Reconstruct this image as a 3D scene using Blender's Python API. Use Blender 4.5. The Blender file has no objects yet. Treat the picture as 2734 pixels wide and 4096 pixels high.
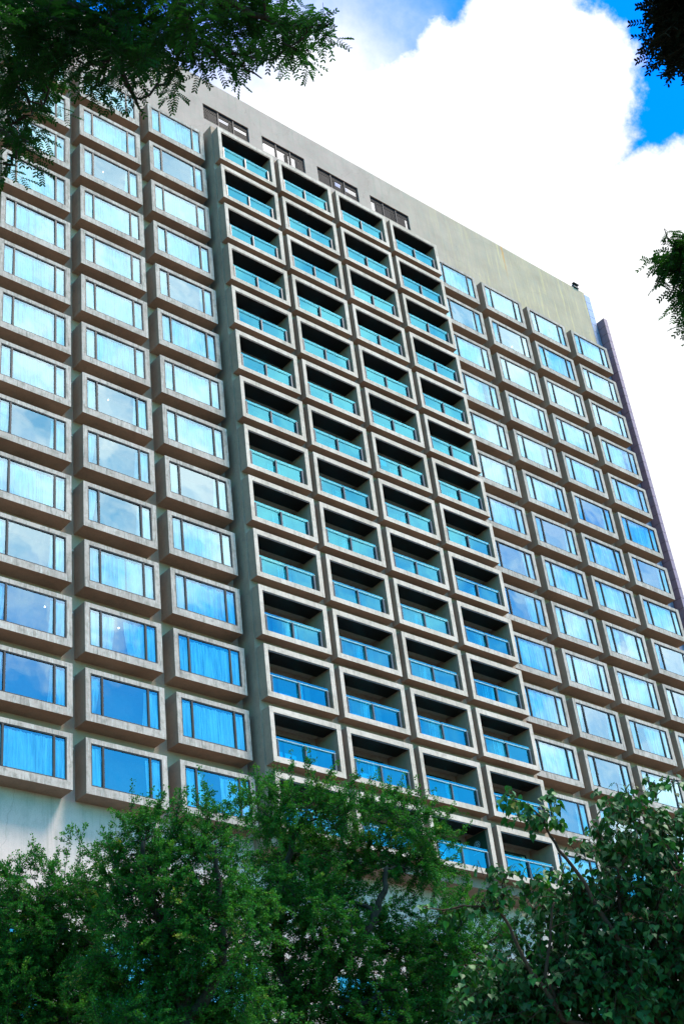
import bpy, math, random
import numpy as np
from mathutils import Matrix, Vector

random.seed(7)
RNG = np.random.default_rng(11)
scene = bpy.context.scene
COL = scene.collection

# ------------------------------------------------------------------ camera (solved from the facade grid of the photograph)
CAM = np.array([0.0, -47.1832, 1.6])
CR = np.array([0.76561414, -0.6343363, -0.10701609])
CU = np.array([-0.29259353, -0.49152555, 0.82023878])
CF = np.array([0.57290837, 0.5966742, 0.56192161])
FPX, PW, PH = 5879.6018, 2734.0, 4096.0
K = 2734.0 / 1568.0

def ray(px, py):
    """direction through a point of the 1568 x 2349 picture"""
    x, y = px * K, py * K
    d = CF + CR * ((x - PW / 2) / FPX) - CU * ((y - PH / 2) / FPX)
    return d / np.linalg.norm(d)

def at(px, py, dist):
    return CAM + ray(px, py) * dist

cam = bpy.data.cameras.new('camera')
co = bpy.data.objects.new('camera', cam)
COL.objects.link(co)
M = Matrix.Identity(4)
for i in range(3):
    M[i][0], M[i][1], M[i][2], M[i][3] = CR[i], CU[i], -CF[i], CAM[i]
co.matrix_world = M
cam.sensor_fit = 'VERTICAL'
cam.sensor_height = 36.0
cam.lens = FPX / PH * 36.0
cam.clip_start = 0.1
cam.clip_end = 5000
scene.camera = co

# ------------------------------------------------------------------ materials
class Nodes:
    def __init__(self, name):
        self.m = bpy.data.materials.new(name)
        self.m.use_nodes = True
        self.t = self.m.node_tree
        self.t.nodes.clear()
        self.out = self.t.nodes.new('ShaderNodeOutputMaterial')
    def n(self, kind, **kw):
        nd = self.t.nodes.new(kind)
        for k, v in kw.items():
            if k.startswith('i_'):
                key = k[2:]
                key = int(key) if key.isdigit() else key
                nd.inputs[key].default_value = v
            else:
                setattr(nd, k, v)
        return nd
    def l(self, a, b):
        self.t.links.new(a, b)
    def pos(self, scale=(1, 1, 1)):
        g = self.n('ShaderNodeNewGeometry')
        mp = self.n('ShaderNodeMapping')
        mp.inputs['Scale'].default_value = scale
        self.l(g.outputs['Position'], mp.inputs['Vector'])
        return mp.outputs['Vector']
    def noise(self, vec, scale=1.0, detail=4.0, rough=0.55):
        nd = self.n('ShaderNodeTexNoise')
        nd.inputs['Scale'].default_value = scale
        nd.inputs['Detail'].default_value = detail
        nd.inputs['Roughness'].default_value = rough
        self.l(vec, nd.inputs['Vector'])
        return nd.outputs['Fac']
    def ramp(self, fac, stops, interp='LINEAR'):
        nd = self.n('ShaderNodeValToRGB')
        cr = nd.color_ramp
        cr.interpolation = interp
        while len(cr.elements) < len(stops):
            cr.elements.new(0.5)
        for e, (p, c) in zip(cr.elements, stops):
            e.position = p
            e.color = (*c, 1) if len(c) == 3 else c
        self.l(fac, nd.inputs['Fac'])
        return nd.outputs['Color']
    def mix(self, a, b, fac, mode='MIX'):
        nd = self.n('ShaderNodeMix', data_type='RGBA', blend_type=mode)
        for s, v in ((0, fac), (6, a), (7, b)):
            if hasattr(v, 'links') or hasattr(v, 'is_linked'):
                self.l(v, nd.inputs[s])
            else:
                nd.inputs[s].default_value = v if s == 0 else (*v, 1)
        return nd.outputs[2]
    def math(self, op, a, b=None, c=None, clamp=False):
        nd = self.n('ShaderNodeMath', operation=op, use_clamp=clamp)
        for s, v in enumerate((a, b, c)):
            if v is None:
                continue
            if hasattr(v, 'is_linked'):
                self.l(v, nd.inputs[s])
            else:
                nd.inputs[s].default_value = v
        return nd.outputs[0]
    def rng(self, v, a, b, c=0.0, d=1.0, smooth=False):
        nd = self.n('ShaderNodeMapRange')
        nd.interpolation_type = 'SMOOTHSTEP' if smooth else 'LINEAR'
        self.l(v, nd.inputs[0])
        for s, x in zip((1, 2, 3, 4), (a, b, c, d)):
            nd.inputs[s].default_value = x
        return nd.outputs[0]
    def bump(self, h, strength=0.3, dist=0.02):
        nd = self.n('ShaderNodeBump')
        nd.inputs['Strength'].default_value = strength
        nd.inputs['Distance'].default_value = dist
        self.l(h, nd.inputs['Height'])
        return nd.outputs['Normal']
    def principled(self, color, rough=0.8, metal=0.0, spec=0.3, normal=None):
        p = self.n('ShaderNodeBsdfPrincipled')
        if hasattr(color, 'is_linked'):
            self.l(color, p.inputs['Base Color'])
        else:
            p.inputs['Base Color'].default_value = (*color, 1)
        p.inputs['Roughness'].default_value = rough
        p.inputs['Metallic'].default_value = metal
        p.inputs['Specular IOR Level'].default_value = spec
        if normal is not None:
            self.l(normal, p.inputs['Normal'])
        self.l(p.outputs[0], self.out.inputs['Surface'])
        return p

def concrete(name, dark, light, streak=0.6, pale=0.25, grime=0.55):
    s = Nodes(name)
    big = s.noise(s.pos(), 0.45, 5, 0.6)
    col = s.mix(dark, light, s.rng(big, 0.3, 0.7, smooth=True))
    mott = s.noise(s.pos(), 3.2, 8, 0.68)
    col = s.mix(col, (0.16, 0.145, 0.12), s.rng(mott, 0.48, 0.74, 0, grime))
    st = s.noise(s.pos((9, 9, 0.9)), 1.0, 6, 0.7)
    col = s.mix(col, (0.10, 0.09, 0.08), s.rng(st, 0.52, 0.72, 0, streak))
    st2 = s.noise(s.pos((13, 13, 1.3)), 1.3, 5, 0.7)
    col = s.mix(col, (0.66, 0.65, 0.62), s.rng(st2, 0.53, 0.70, 0, pale))
    grain = s.noise(s.pos(), 26, 4, 0.7)
    col = s.mix(col, s.mix(col, (0.35, 0.35, 0.35), 1.0, 'MULTIPLY'), s.rng(grain, 0.45, 0.75, 0, 0.35))
    nrm = s.bump(s.math('ADD', mott, grain), 0.45, 0.012)
    s.principled(col, 0.9, 0, 0.15, nrm)
    return s.m

MAT = {}
MAT['bay'] = concrete('weathered_bay_concrete', (0.325, 0.268, 0.24), (0.43, 0.36, 0.325), 0.85, 0.5, 0.95)
MAT['shaded_taupe'] = concrete('taupe_shaded_concrete', (0.25, 0.178, 0.135), (0.325, 0.236, 0.18), 0.25, 0.06, 0.45)  # box sides, undersides and recess walls: shade put into a darker concrete colour
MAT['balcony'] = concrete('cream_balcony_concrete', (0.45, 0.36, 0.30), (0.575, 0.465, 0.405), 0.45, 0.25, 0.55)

def wall_material():
    s = Nodes('facade_plaster')
    g = s.n('ShaderNodeNewGeometry')
    sx = s.n('ShaderNodeSeparateXYZ')
    s.l(g.outputs['Position'], sx.inputs[0])
    X, Z = sx.outputs['X'], sx.outputs['Z']
    big = s.noise(s.pos(), 0.5, 6, 0.65)
    pale = s.mix((0.31, 0.240, 0.215), (0.415, 0.320, 0.288), s.rng(big, 0.3, 0.7))
    yel = s.mix((0.295, 0.243, 0.18), (0.395, 0.325, 0.245), s.rng(big, 0.3, 0.7))
    col = s.mix(pale, yel, s.rng(X, 50, 66))
    shaded_taupe = s.mix((0.33, 0.220, 0.160), (0.42, 0.287, 0.212), s.rng(big, 0.3, 0.7))
    col = s.mix(shaded_taupe, col, s.rng(Z, 68.5, 71.0))  # darker between the boxes: their shade is put into the wall colour
    low = s.mix((0.48, 0.372, 0.335), (0.58, 0.455, 0.415), s.rng(big, 0.3, 0.7))
    col = s.mix(low, col, s.rng(Z, 25.5, 28.0))
    mott = s.noise(s.pos((1, 1, 0.6)), 1.6, 9, 0.7)
    col = s.mix(col, (0.30, 0.29, 0.25), s.rng(mott, 0.47, 0.72, 0, 0.6))
    st = s.noise(s.pos((5, 5, 0.22)), 1.0, 7, 0.72)
    col = s.mix(col, (0.25, 0.24, 0.20), s.rng(st, 0.52, 0.70, 0, 0.62))
    st2 = s.noise(s.pos((2.2, 2.2, 0.12)), 1.7, 6, 0.7)
    ym = s.math('MULTIPLY', s.rng(st2, 0.52, 0.66), s.rng(X, 54, 62, 0, 0.45))
    col = s.mix(col, (0.62, 0.50, 0.24), ym)
    # rust run below the roof edge
    wob = s.noise(s.pos((1, 1, 0.7)), 2.3, 3, 0.5)
    dx = s.math('ABSOLUTE', s.math('SUBTRACT', s.math('ADD', X, s.math('MULTIPLY', wob, 0.22)), 64.82))
    fade = s.rng(Z, 73.2, 76.0, 0.15, 1.0)
    wid = s.rng(Z, 73.0, 76.6, 0.05, 0.17)
    rm = s.math('SUBTRACT', 1.0, s.math('DIVIDE', dx, wid), clamp=True)
    rn = s.rng(s.noise(s.pos((14, 14, 0.8)), 1.2, 5, 0.7), 0.35, 0.6)
    rm = s.math('MULTIPLY', s.math('MULTIPLY', rm, fade), s.math('MULTIPLY', rn, 1.5), clamp=True)
    rm = s.math('MULTIPLY', rm, s.rng(Z, 72.5, 73.2))
    col = s.mix(col, (0.50, 0.24, 0.05), rm)
    # hairline cracks
    v = s.n('ShaderNodeTexVoronoi', feature='DISTANCE_TO_EDGE')
    v.inputs['Scale'].default_value = 0.22
    wv = s.n('ShaderNodeVectorMath', operation='ADD')
    nz = s.n('ShaderNodeTexNoise')
    nz.inputs['Scale'].default_value = 1.4
    nz.inputs['Detail'].default_value = 6
    s.l(g.outputs['Position'], nz.inputs['Vector'])
    s.l(g.outputs['Position'], wv.inputs[0])
    s.l(nz.outputs['Color'], wv.inputs[1])
    s.l(wv.outputs[0], v.inputs['Vector'])
    crack = s.rng(v.outputs['Distance'], 0.0, 0.004, 0.35, 0.0)
    col = s.mix(col, (0.12, 0.11, 0.09), crack)
    grain = s.noise(s.pos(), 22, 4, 0.7)
    col = s.mix(col, s.mix(col, (0.45, 0.45, 0.45), 1.0, 'MULTIPLY'), s.rng(grain, 0.45, 0.75, 0, 0.35))
    s.principled(col, 0.92, 0, 0.1, s.bump(s.math('ADD', mott, grain), 0.4, 0.012))
    return s.m

MAT['wall'] = wall_material()

def plain(name, col, rough=0.5, metal=0.0, spec=0.4, var=0.25):
    s = Nodes(name)
    nz = s.noise(s.pos(), 5, 5, 0.6)
    c = s.mix(col, tuple(x * (1 - var) for x in col), s.rng(nz, 0.35, 0.7))
    s.principled(c, rough, metal, spec)
    return s.m

MAT['frame'] = plain('dark_bronze_frame', (0.03, 0.03, 0.034), 0.6, 0.0, 0.2)
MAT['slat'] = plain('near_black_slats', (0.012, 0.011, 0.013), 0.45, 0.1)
MAT['post'] = plain('brushed_steel', (0.13, 0.14, 0.15), 0.35, 0.6)
MAT['post_dark'] = plain('dark_steel', (0.07, 0.07, 0.075), 0.4, 0.4)
MAT['rail'] = plain('polished_rail', (0.75, 0.80, 0.82), 0.25, 0.4)
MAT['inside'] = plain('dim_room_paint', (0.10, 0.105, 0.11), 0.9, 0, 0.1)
MAT['bal_in'] = plain('grey_balcony_paint', (0.38, 0.335, 0.29), 0.9, 0, 0.1)
MAT['louvre'] = plain('black_louvre_metal', (0.010, 0.012, 0.018), 0.6, 0.0, 0.15)
MAT['clad'] = plain('lilac_metal_cladding', (0.20, 0.125, 0.165), 0.5, 0.08, 0.5, 0.18)
MAT['clad_blue'] = plain('pale_blue_metal_cladding', (0.20, 0.25, 0.38), 0.45, 0.3, 0.5, 0.15)
MAT['podium'] = plain('pinkish_podium_render', (0.58, 0.50, 0.46), 0.9, 0, 0.1, 0.12)
MAT['panel_green'] = plain('dark_green_board', (0.010, 0.035, 0.022), 0.5)
MAT['emblem'] = plain('pale_blue_print', (0.45, 0.55, 0.72), 0.6, 0, 0.2, 0.05)
MAT['spout'] = plain('stained_spout', (0.55, 0.50, 0.42), 0.8)
MAT['pink'] = plain('pink_cloth', (0.75, 0.22, 0.24), 0.9)
MAT['linen'] = plain('white_linen', (0.8, 0.8, 0.78), 0.9)
MAT['lamp'] = plain('floodlight_housing', (0.03, 0.045, 0.055), 0.5, 0.3)
MAT['cable'] = plain('black_cable', (0.015, 0.018, 0.02), 0.9, 0, 0.05)
MAT['steel_roof'] = plain('roof_steel', (0.010, 0.013, 0.020), 0.8, 0, 0.05)

def glass_material(name, tint, gloss, base, wave=0.010):
    s = Nodes(name)
    h = s.noise(s.pos(), 0.55, 2, 0.4)
    nrm = s.bump(h, 1.0, wave)
    fr = s.n('ShaderNodeFresnel')
    fr.inputs['IOR'].default_value = 1.5
    fac = s.math('ADD', fr.outputs[0], base, clamp=True)
    tr = s.n('ShaderNodeBsdfTransparent')
    tr.inputs[0].default_value = (*tint, 1)
    gl = s.n('ShaderNodeBsdfGlossy')
    gl.inputs['Color'].default_value = (*gloss, 1)
    gl.inputs['Roughness'].default_value = 0.012
    s.l(nrm, gl.inputs['Normal'])
    mx = s.n('ShaderNodeMixShader')
    s.l(fac, mx.inputs[0])
    s.l(tr.outputs[0], mx.inputs[1])
    s.l(gl.outputs[0], mx.inputs[2])
    s.l(mx.outputs[0], s.out.inputs['Surface'])
    return s.m

MAT['glass'] = glass_material('cyan_window_glass', (0.72, 0.97, 1.0), (0.80, 1.0, 1.0), 0.205)
MAT['rail_glass'] = glass_material('cyan_balustrade_glass', (0.12, 0.76, 0.97), (0.24, 0.90, 0.98), 0.18, 0.006)

def curtain_material():
    s = Nodes('white_sheer_curtain')
    nz = s.noise(s.pos((7, 7, 0.35)), 1.6, 3, 0.6)
    nb = s.noise(s.pos((1.3, 1.3, 0.25)), 1.0, 3, 0.5)
    c = s.mix((0.98, 0.98, 0.96), (0.46, 0.48, 0.50), s.rng(nz, 0.40, 0.62))
    c = s.mix(c, (0.98, 0.98, 0.97), s.rng(nb, 0.48, 0.62, 0, 0.75))
    d = s.n('ShaderNodeBsdfDiffuse')
    t = s.n('ShaderNodeBsdfTranslucent')
    s.l(c, d.inputs[0])
    s.l(c, t.inputs[0])
    mx = s.n('ShaderNodeMixShader')
    mx.inputs[0].default_value = 0.06
    s.l(d.outputs[0], mx.inputs[1])
    s.l(t.outputs[0], mx.inputs[2])
    s.l(mx.outputs[0], s.out.inputs['Surface'])
    return s.m

MAT['curtain'] = curtain_material()
_s = Nodes('lit_bulb')
_e = _s.n('ShaderNodeEmission', i_Strength=4.0)
_e.inputs['Color'].default_value = (1.0, 0.9, 0.75, 1)
_s.l(_e.outputs[0], _s.out.inputs['Surface'])
MAT['bulb'] = _s.m

def leaf_material(name, stops, rough=0.45, spec=0.35, trans=0.25):
    s = Nodes(name)
    a = s.n('ShaderNodeAttribute', attribute_name='tint')
    c = s.ramp(a.outputs['Fac'], stops)
    p = s.principled(c, rough, 0, spec)
    t = s.n('ShaderNodeBsdfTranslucent')
    s.l(s.mix(c, (0.9, 1.0, 0.35), 1.0, 'MULTIPLY'), t.inputs[0])
    mx = s.n('ShaderNodeMixShader')
    mx.inputs[0].default_value = trans
    s.l(p.outputs[0], mx.inputs[1])
    s.l(t.outputs[0], mx.inputs[2])
    s.l(mx.outputs[0], s.out.inputs['Surface'])
    return s.m

MAT['leaf_fine'] = leaf_material('small_thorn_tree_leaves', [
    (0.0, (0.010, 0.080, 0.022)), (0.45, (0.026, 0.145, 0.024)), (0.80, (0.065, 0.215, 0.024)),
    (0.95, (0.11, 0.20, 0.03)), (1.0, (0.26, 0.28, 0.06))], 0.6, 0.05, 0.28)
MAT['leaf_fig'] = leaf_material('glossy_fig_leaves', [
    (0.0, (0.010, 0.056, 0.020)), (0.5, (0.018, 0.092, 0.024)), (0.85, (0.030, 0.16, 0.026)),
    (0.96, (0.05, 0.20, 0.02)), (1.0, (0.14, 0.09, 0.02))], 0.5, 0.22, 0.25)
MAT['leaf_rain'] = leaf_material('rain_tree_leaflets', [
    (0.0, (0.008, 0.040, 0.012)), (0.6, (0.014, 0.066, 0.015)), (1.0, (0.028, 0.105, 0.018))], 0.6, 0.12, 0.4)
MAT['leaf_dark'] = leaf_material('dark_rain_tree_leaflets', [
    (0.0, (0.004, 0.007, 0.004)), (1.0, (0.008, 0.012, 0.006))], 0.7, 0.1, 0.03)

def bark_material(name, a, b):
    s = Nodes(name)
    nz = s.noise(s.pos((8, 8, 2)), 2.0, 6, 0.7)
    s.principled(s.mix(a, b, s.rng(nz, 0.35, 0.65)), 0.9, 0, 0.15, s.bump(nz, 0.6, 0.02))
    return s.m

MAT['bark'] = bark_material('dark_bark', (0.022, 0.018, 0.014), (0.055, 0.045, 0.035))
MAT['bark_fig'] = bark_material('reddish_bark', (0.035, 0.019, 0.014), (0.080, 0.046, 0.032))

def ground_material():
    s = Nodes('street_ground')
    nz = s.noise(s.pos(), 0.4, 6, 0.6)
    s.principled(s.mix((0.065, 0.055, 0.04), (0.11, 0.09, 0.068), nz), 0.95, 0, 0.1)
    return s.m

MAT['ground'] = ground_material()

# ------------------------------------------------------------------ mesh helpers
class MB:
    def __init__(self):
        self.v, self.f, self.mi = [], [], []
    def quad(self, a, b, c, d, m=0):
        n = len(self.v)
        self.v += [a, b, c, d]
        self.f.append((n, n + 1, n + 2, n + 3))
        self.mi.append(m)
        return self
    def box(self, x0, x1, y0, y1, z0, z1, m=0, skip=''):
        P = [(x, y, z) for z in (z0, z1) for y in (y0, y1) for x in (x0, x1)]
        F = {'b': (0, 2, 3, 1), 't': (4, 5, 7, 6), 'f': (0, 1, 5, 4), 'k': (2, 6, 7, 3), 'l': (0, 4, 6, 2), 'r': (1, 3, 7, 5)}
        n = len(self.v)
        self.v += P
        for k, q in F.items():
            if k not in skip:
                self.f.append(tuple(n + i for i in q))
                self.mi.append(m)
        return self
    def tube(self, pts, rad, sides=8, m=0, caps=True):
        pts = [np.asarray(p, float) for p in pts]
        k = len(pts)
        n0 = len(self.v)
        up = np.array([0.31, 0.17, 0.93])
        for i, p in enumerate(pts):
            t = pts[min(i + 1, k - 1)] - pts[max(i - 1, 0)]
            t /= np.linalg.norm(t) + 1e-9
            a = np.cross(t, up)
            if np.linalg.norm(a) < 1e-3:
                a = np.cross(t, [1.0, 0, 0])
            a /= np.linalg.norm(a)
            b = np.cross(t, a)
            r = rad[i] if hasattr(rad, '__len__') else rad
            for j in range(sides):
                w = 2 * math.pi * j / sides
                self.v.append(tuple(p + r * (math.cos(w) * a + math.sin(w) * b)))
        for i in range(k - 1):
            for j in range(sides):
                q = n0 + i * sides + j
                w = n0 + i * sides + (j + 1) % sides
                self.f.append((q, w, w + sides, q + sides))
                self.mi.append(m)
        if caps:
            self.f.append(tuple(n0 + j for j in reversed(range(sides))))
            self.mi.append(m)
            self.f.append(tuple(n0 + (k - 1) * sides + j for j in range(sides)))
            self.mi.append(m)
        return self
    def mesh(self, name, mats, smooth=False):
        me = bpy.data.meshes.new(name)
        me.from_pydata([tuple(map(float, p)) for p in self.v], [], self.f)
        for m in mats:
            me.materials.append(MAT[m])
        me.polygons.foreach_set('material_index', self.mi)
        if smooth:
            me.polygons.foreach_set('use_smooth', [True] * len(self.f))
        me.update()
        return me

def link(name, data, parent=None, loc=None):
    o = bpy.data.objects.new(name, data)
    COL.objects.link(o)
    if parent is not None:
        o.parent = parent
    if loc is not None:
        o.location = loc
    return o

def tag(o, label=None, cat=None, group=None, kind=None):
    if label: o['label'] = label
    if cat: o['category'] = cat
    if group: o['group'] = group
    if kind: o['kind'] = kind
    return o

# ------------------------------------------------------------------ the building
H, ROWS = 3.2, 14
DW, ZTW, HW, BW = 0.866, 70.144, 2.439, 3.91      # window bays: projection, top of the first row, height, width
DB, ZTB, HB, BB, YB = 1.717, 70.143, 2.713, 4.15, -1.2   # balconies, and the plane of the block they stand out from
WCOL = {'A': 26.12, 'B': 30.65, 'C': 35.20, 'H': 57.80, 'I': 62.33, 'J': 66.84, 'K': 71.38}
BCOL = {'D': 39.70, 'E': 44.21, 'F': 48.755, 'G': 53.305}
XR, ZROOF, ZP = 73.65, 76.6, 72.6

tower = tag(link('hotel_tower', None), 'tall concrete hotel tower with projecting window boxes, glass balconies and blue glazing', 'building')

# main wall and the parapet with its four openings
wb = MB()
XL = 4.0
LOUV = [(38.02, 41.52), (42.57, 46.03), (47.10, 50.58), (51.65, 55.15)]
LZ0, LZ1 = 72.83, 74.22
wb.box(XL, XR, 0, 20, 21.0, ZP, skip='')
wb.box(XL, XR, 0, 0.2, LZ1, ZROOF, skip='')
xs = [XL] + [x for a in LOUV for x in a] + [XR]
for i in range(0, len(xs), 2):
    wb.box(xs[i], xs[i + 1], 0, 0.2, ZP, LZ1, skip='tb')
for a, b in LOUV:
    wb.box(a, b, 0, 0.2, ZP, LZ0, skip='blr')
wb.box(XL, XL + 0.35, 0.2, 20, ZP, ZROOF, skip='b')
wb.box(XR - 0.35, XR, 0.2, 20, ZP, ZROOF, skip='b')
link('wall', wb.mesh('wall', ['wall']), tower)

# louvred openings in the parapet
def louvre(a, b):
    fr = MB()
    t = 0.06
    fr.box(a, a + t, 0.06, 0.16, LZ0, LZ1).box(b - t, b, 0.06, 0.16, LZ0, LZ1)
    fr.box(a + t, b - t, 0.06, 0.16, LZ0, LZ0 + t).box(a + t, b - t, 0.06, 0.195, LZ1 - t, LZ1 - 0.003)
    fr.box(b - t, b - 0.003, 0.16, 0.195, LZ0 + 0.003, LZ1 - t)
    o = link('louvre_window', fr.mesh('louvre_window', ['louvre']), tower)
    mu = MB()
    for k in (1, 2):
        x = a + (b - a) * k / 3
        mu.box(x - 0.04, x + 0.04, 0.05, 0.17, LZ0 + t, LZ1 - t)
    link('mullion', mu.mesh('mullion', ['louvre']), o)
    sl = MB()
    n = 10
    for k in range(n):
        z = LZ0 + 0.09 + (LZ1 - LZ0 - 0.20) * k / (n - 1)
        y0, y1, dz, h = 0.09, 0.12, 0.046, 0.021
        sl.quad((a + t, y0, z - h), (b - t, y0, z - h), (b - t, y1, z - h + dz), (a + t, y1, z - h + dz))
        sl.quad((a + t, y1, z + h + dz), (b - t, y1, z + h + dz), (b - t, y0, z + h), (a + t, y0, z + h))
        sl.quad((a + t, y0, z - h), (a + t, y0, z + h), (b - t, y0, z + h), (b - t, y0, z - h))
    link('louvre_slats', sl.mesh('louvre_slats', ['louvre']), o)

for a, b in LOUV:
    louvre(a, b)

# steel framework on the roof seen through the louvres
rf = MB()
rf.box(37, 58, 0.9, 1.0, 75.1, 75.45)
for x in (38.3, 39.05, 40.9, 45.4, 47.75, 49.4, 50.2, 51.9, 54.7):
    rf.box(x - 0.1, x + 0.1, 0.95, 1.1, ZP, 75.1)
rf.tube([(42.7, 1.0, 74.2), (44.0, 1.0, 75.8)], 0.12, 6)
rf.tube([(45.9, 1.0, 74.1), (44.9, 1.0, 72.7)], 0.03, 6)
rf.box(37.4, 40.1, 1.3, 1.5, 74.0, 76.3)
rf.box(40.1, 43.2, 1.3, 1.5, 74.0, 75.3)
rf.box(46.6, 49.6, 1.3, 1.5, 74.0, 76.3)
rf.box(49.6, 52.3, 1.3, 1.5, 74.0, 75.2)
rf.box(53.6, 56.2, 1.3, 1.5, 74.5, 76.0)
link('roof_framework', rf.mesh('roof_framework', ['steel_roof']), tower)

# block the balconies stand out from, with the deep beam below
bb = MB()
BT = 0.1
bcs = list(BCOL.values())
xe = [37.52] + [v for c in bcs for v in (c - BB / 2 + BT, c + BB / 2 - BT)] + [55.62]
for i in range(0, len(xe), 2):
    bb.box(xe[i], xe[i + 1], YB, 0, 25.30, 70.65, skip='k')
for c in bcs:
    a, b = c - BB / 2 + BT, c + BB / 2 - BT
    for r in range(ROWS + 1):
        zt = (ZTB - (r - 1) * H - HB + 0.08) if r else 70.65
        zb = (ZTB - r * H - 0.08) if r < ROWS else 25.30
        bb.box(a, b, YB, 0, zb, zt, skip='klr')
link('balcony_block', bb.mesh('balcony_block', ['shaded_taupe']), tower)

# ---- one window bay: concrete box, dark frame, panes, curtain, spout
GL, GR_, GB, GT = -BW / 2 + 0.235, BW / 2 - 0.265, 0.36, HW - 0.215   # glazing opening inside the box face
def bay_mesh(jit):
    m = MB()
    x0, x1, z0, z1 = -BW / 2, BW / 2, 0.0, HW
    f, k, g = -DW, 0.05, -DW + 0.10
    m.quad((x0, f, z0), (x1, f, z0), (GR_, f, GB), (GL, f, GB))
    m.quad((x1, f, z0), (x1, f, z1), (GR_, f, GT), (GR_, f, GB))
    m.quad((x1, f, z1), (x0, f, z1), (GL, f, GT), (GR_, f, GT))
    m.quad((x0, f, z1), (x0, f, z0), (GL, f, GB), (GL, f, GT))
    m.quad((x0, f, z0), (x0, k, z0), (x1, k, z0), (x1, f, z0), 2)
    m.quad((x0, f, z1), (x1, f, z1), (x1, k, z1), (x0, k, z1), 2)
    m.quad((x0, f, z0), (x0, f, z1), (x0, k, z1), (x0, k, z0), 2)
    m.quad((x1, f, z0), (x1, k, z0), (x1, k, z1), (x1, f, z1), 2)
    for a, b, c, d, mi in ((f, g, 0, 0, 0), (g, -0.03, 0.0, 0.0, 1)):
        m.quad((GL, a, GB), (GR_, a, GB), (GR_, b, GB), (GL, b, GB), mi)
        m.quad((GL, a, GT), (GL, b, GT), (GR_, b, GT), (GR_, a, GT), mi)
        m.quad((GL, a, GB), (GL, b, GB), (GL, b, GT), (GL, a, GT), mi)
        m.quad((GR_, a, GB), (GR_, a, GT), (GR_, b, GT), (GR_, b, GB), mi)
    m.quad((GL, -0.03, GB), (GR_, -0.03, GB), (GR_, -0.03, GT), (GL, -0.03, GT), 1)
    me = m.mesh('window_bay', ['bay', 'inside', 'shaded_taupe'])
    return me

def frame_mesh():
    m = MB()
    t, ya, yb = 0.05, -DW + 0.015, -DW + 0.09
    m.box(GL, GL + t, ya, yb, GB, GT).box(GR_ - t, GR_, ya, yb, GB, GT)
    m.box(GL + t, GR_ - t, ya, yb, GB, GB + t).box(GL + t, GR_ - t, ya, yb, GT - t, GT)
    for x in (-1.14, 1.13):
        m.box(x - 0.045, x + 0.045, ya - 0.005, yb, GB + t, GT - t)
    return m.mesh('window_frame', ['frame'])

def pane_mesh(ax, az):
    m = MB()
    y = -DW + 0.06
    zc = (GB + GT) / 2
    for a, b in ((GL + 0.03, -1.12), (-1.16, 1.15), (1.11, GR_ - 0.03)):
        jx, jz = ax + random.uniform(-.004, .004), az + random.uniform(-.004, .004)
        xc = (a + b) / 2
        def Y(x, z): return y + max(-0.018, min(0.018, jx * (x - xc) + jz * (z - zc)))
        m.quad((a, Y(a, GB), GB + 0.03), (b, Y(b, GB), GB + 0.03), (b, Y(b, GT), GT - 0.03), (a, Y(a, GT), GT - 0.03))
    return m.mesh('pane', ['glass'])

def curtain_mesh(parts, seed, y=-DW + 0.155, zb=GB + 0.02, zt=GT - 0.13, name='curtain'):
    """parts: (left at top, right at top, left at bottom, right at bottom)"""
    rs = random.Random(seed)
    m = MB()
    for ta, tb, ba, bb_ in parts:
        n = max(6, int((tb - ta) / 0.028))
        ph = [rs.uniform(0, 6.28) for _ in range(4)]
        rows = []
        for j in range(5):
            u = j / 4
            e = u ** 1.6
            row = []
            for i in range(n + 1):
                s = i / n
                x = (ta + (tb - ta) * s) * (1 - e) + (ba + (bb_ - ba) * s) * e
                w = (tb - ta) * s
                yy = y + 0.045 * math.sin(w * 42 + ph[0] + 1.2 * math.sin(w * 7 + ph[2])) * (0.5 + 0.5 * u) + 0.03 * math.sin(w * 13 + ph[1] + u)
                row.append((x, yy, zt + (zb - zt) * u))
            rows.append(row)
        for j in range(4):
            for i in range(n):
                m.quad(rows[j + 1][i], rows[j + 1][i + 1], rows[j][i + 1], rows[j][i])
    return m.mesh(name, ['curtain'], smooth=False)

L, R_ = GL - 0.0, GR_ + 0.0
CUR = {
    'c': [curtain_mesh([(L, R_, L, R_)], s) for s in (1, 2, 3)],
    'C': [curtain_mesh([(L, 0.25, L, 0.25), (0.28, R_, 0.28, R_)], s) for s in (4, 5)],
    'o': [curtain_mesh([(L, -1.25, L, -1.2), (0.95, R_, 1.0, R_)], 6), curtain_mesh([(L, -1.1, L, -1.3), (1.0, R_, 0.85, R_)], 7)],
    'e': [curtain_mesh([(L, -1.2, L, -1.42), (1.02, R_, 0.88, R_)], 8)],
    'v': [curtain_mesh([(L, -0.35, L, -0.55), (0.05, R_, 0.25, R_)], 9), curtain_mesh([(L, -0.75, L, -0.25), (0.15, R_, 0.2, R_)], 10)],
    'p': [curtain_mesh([(L, 0.55, L, 0.5), (0.9, R_, 1.0, R_)], 12), curtain_mesh([(L, -0.9, L, -0.8), (-0.2, R_, 0.0, R_)], 13)],
    'd': [curtain_mesh([(L, -1.3, L, -1.35), (0.45, R_, 0.62, R_)], 14)],
}
PLAN = {'A': 'ccccccccoCooec', 'B': 'ccoccccoeeCveo', 'C': 'coccocccoccccv',
        'H': 'CocpcCcodcccoc', 'I': 'ceccpcoccCeoee', 'J': 'Cccccoccvcpccc', 'K': 'cccpccocepcccc'}
bay_me = bay_mesh(0)
frame_me = frame_mesh()
panes = [pane_mesh(random.uniform(-.013, .013), random.uniform(-.013, .013)) for _ in range(14)]
sp = MB()
sp.tube([(-BW / 2 - 0.16, 0.02, HW - 0.22), (-BW / 2 - 0.16, -0.14, HW - 0.25)], [0.065, 0.055], 8)
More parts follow.
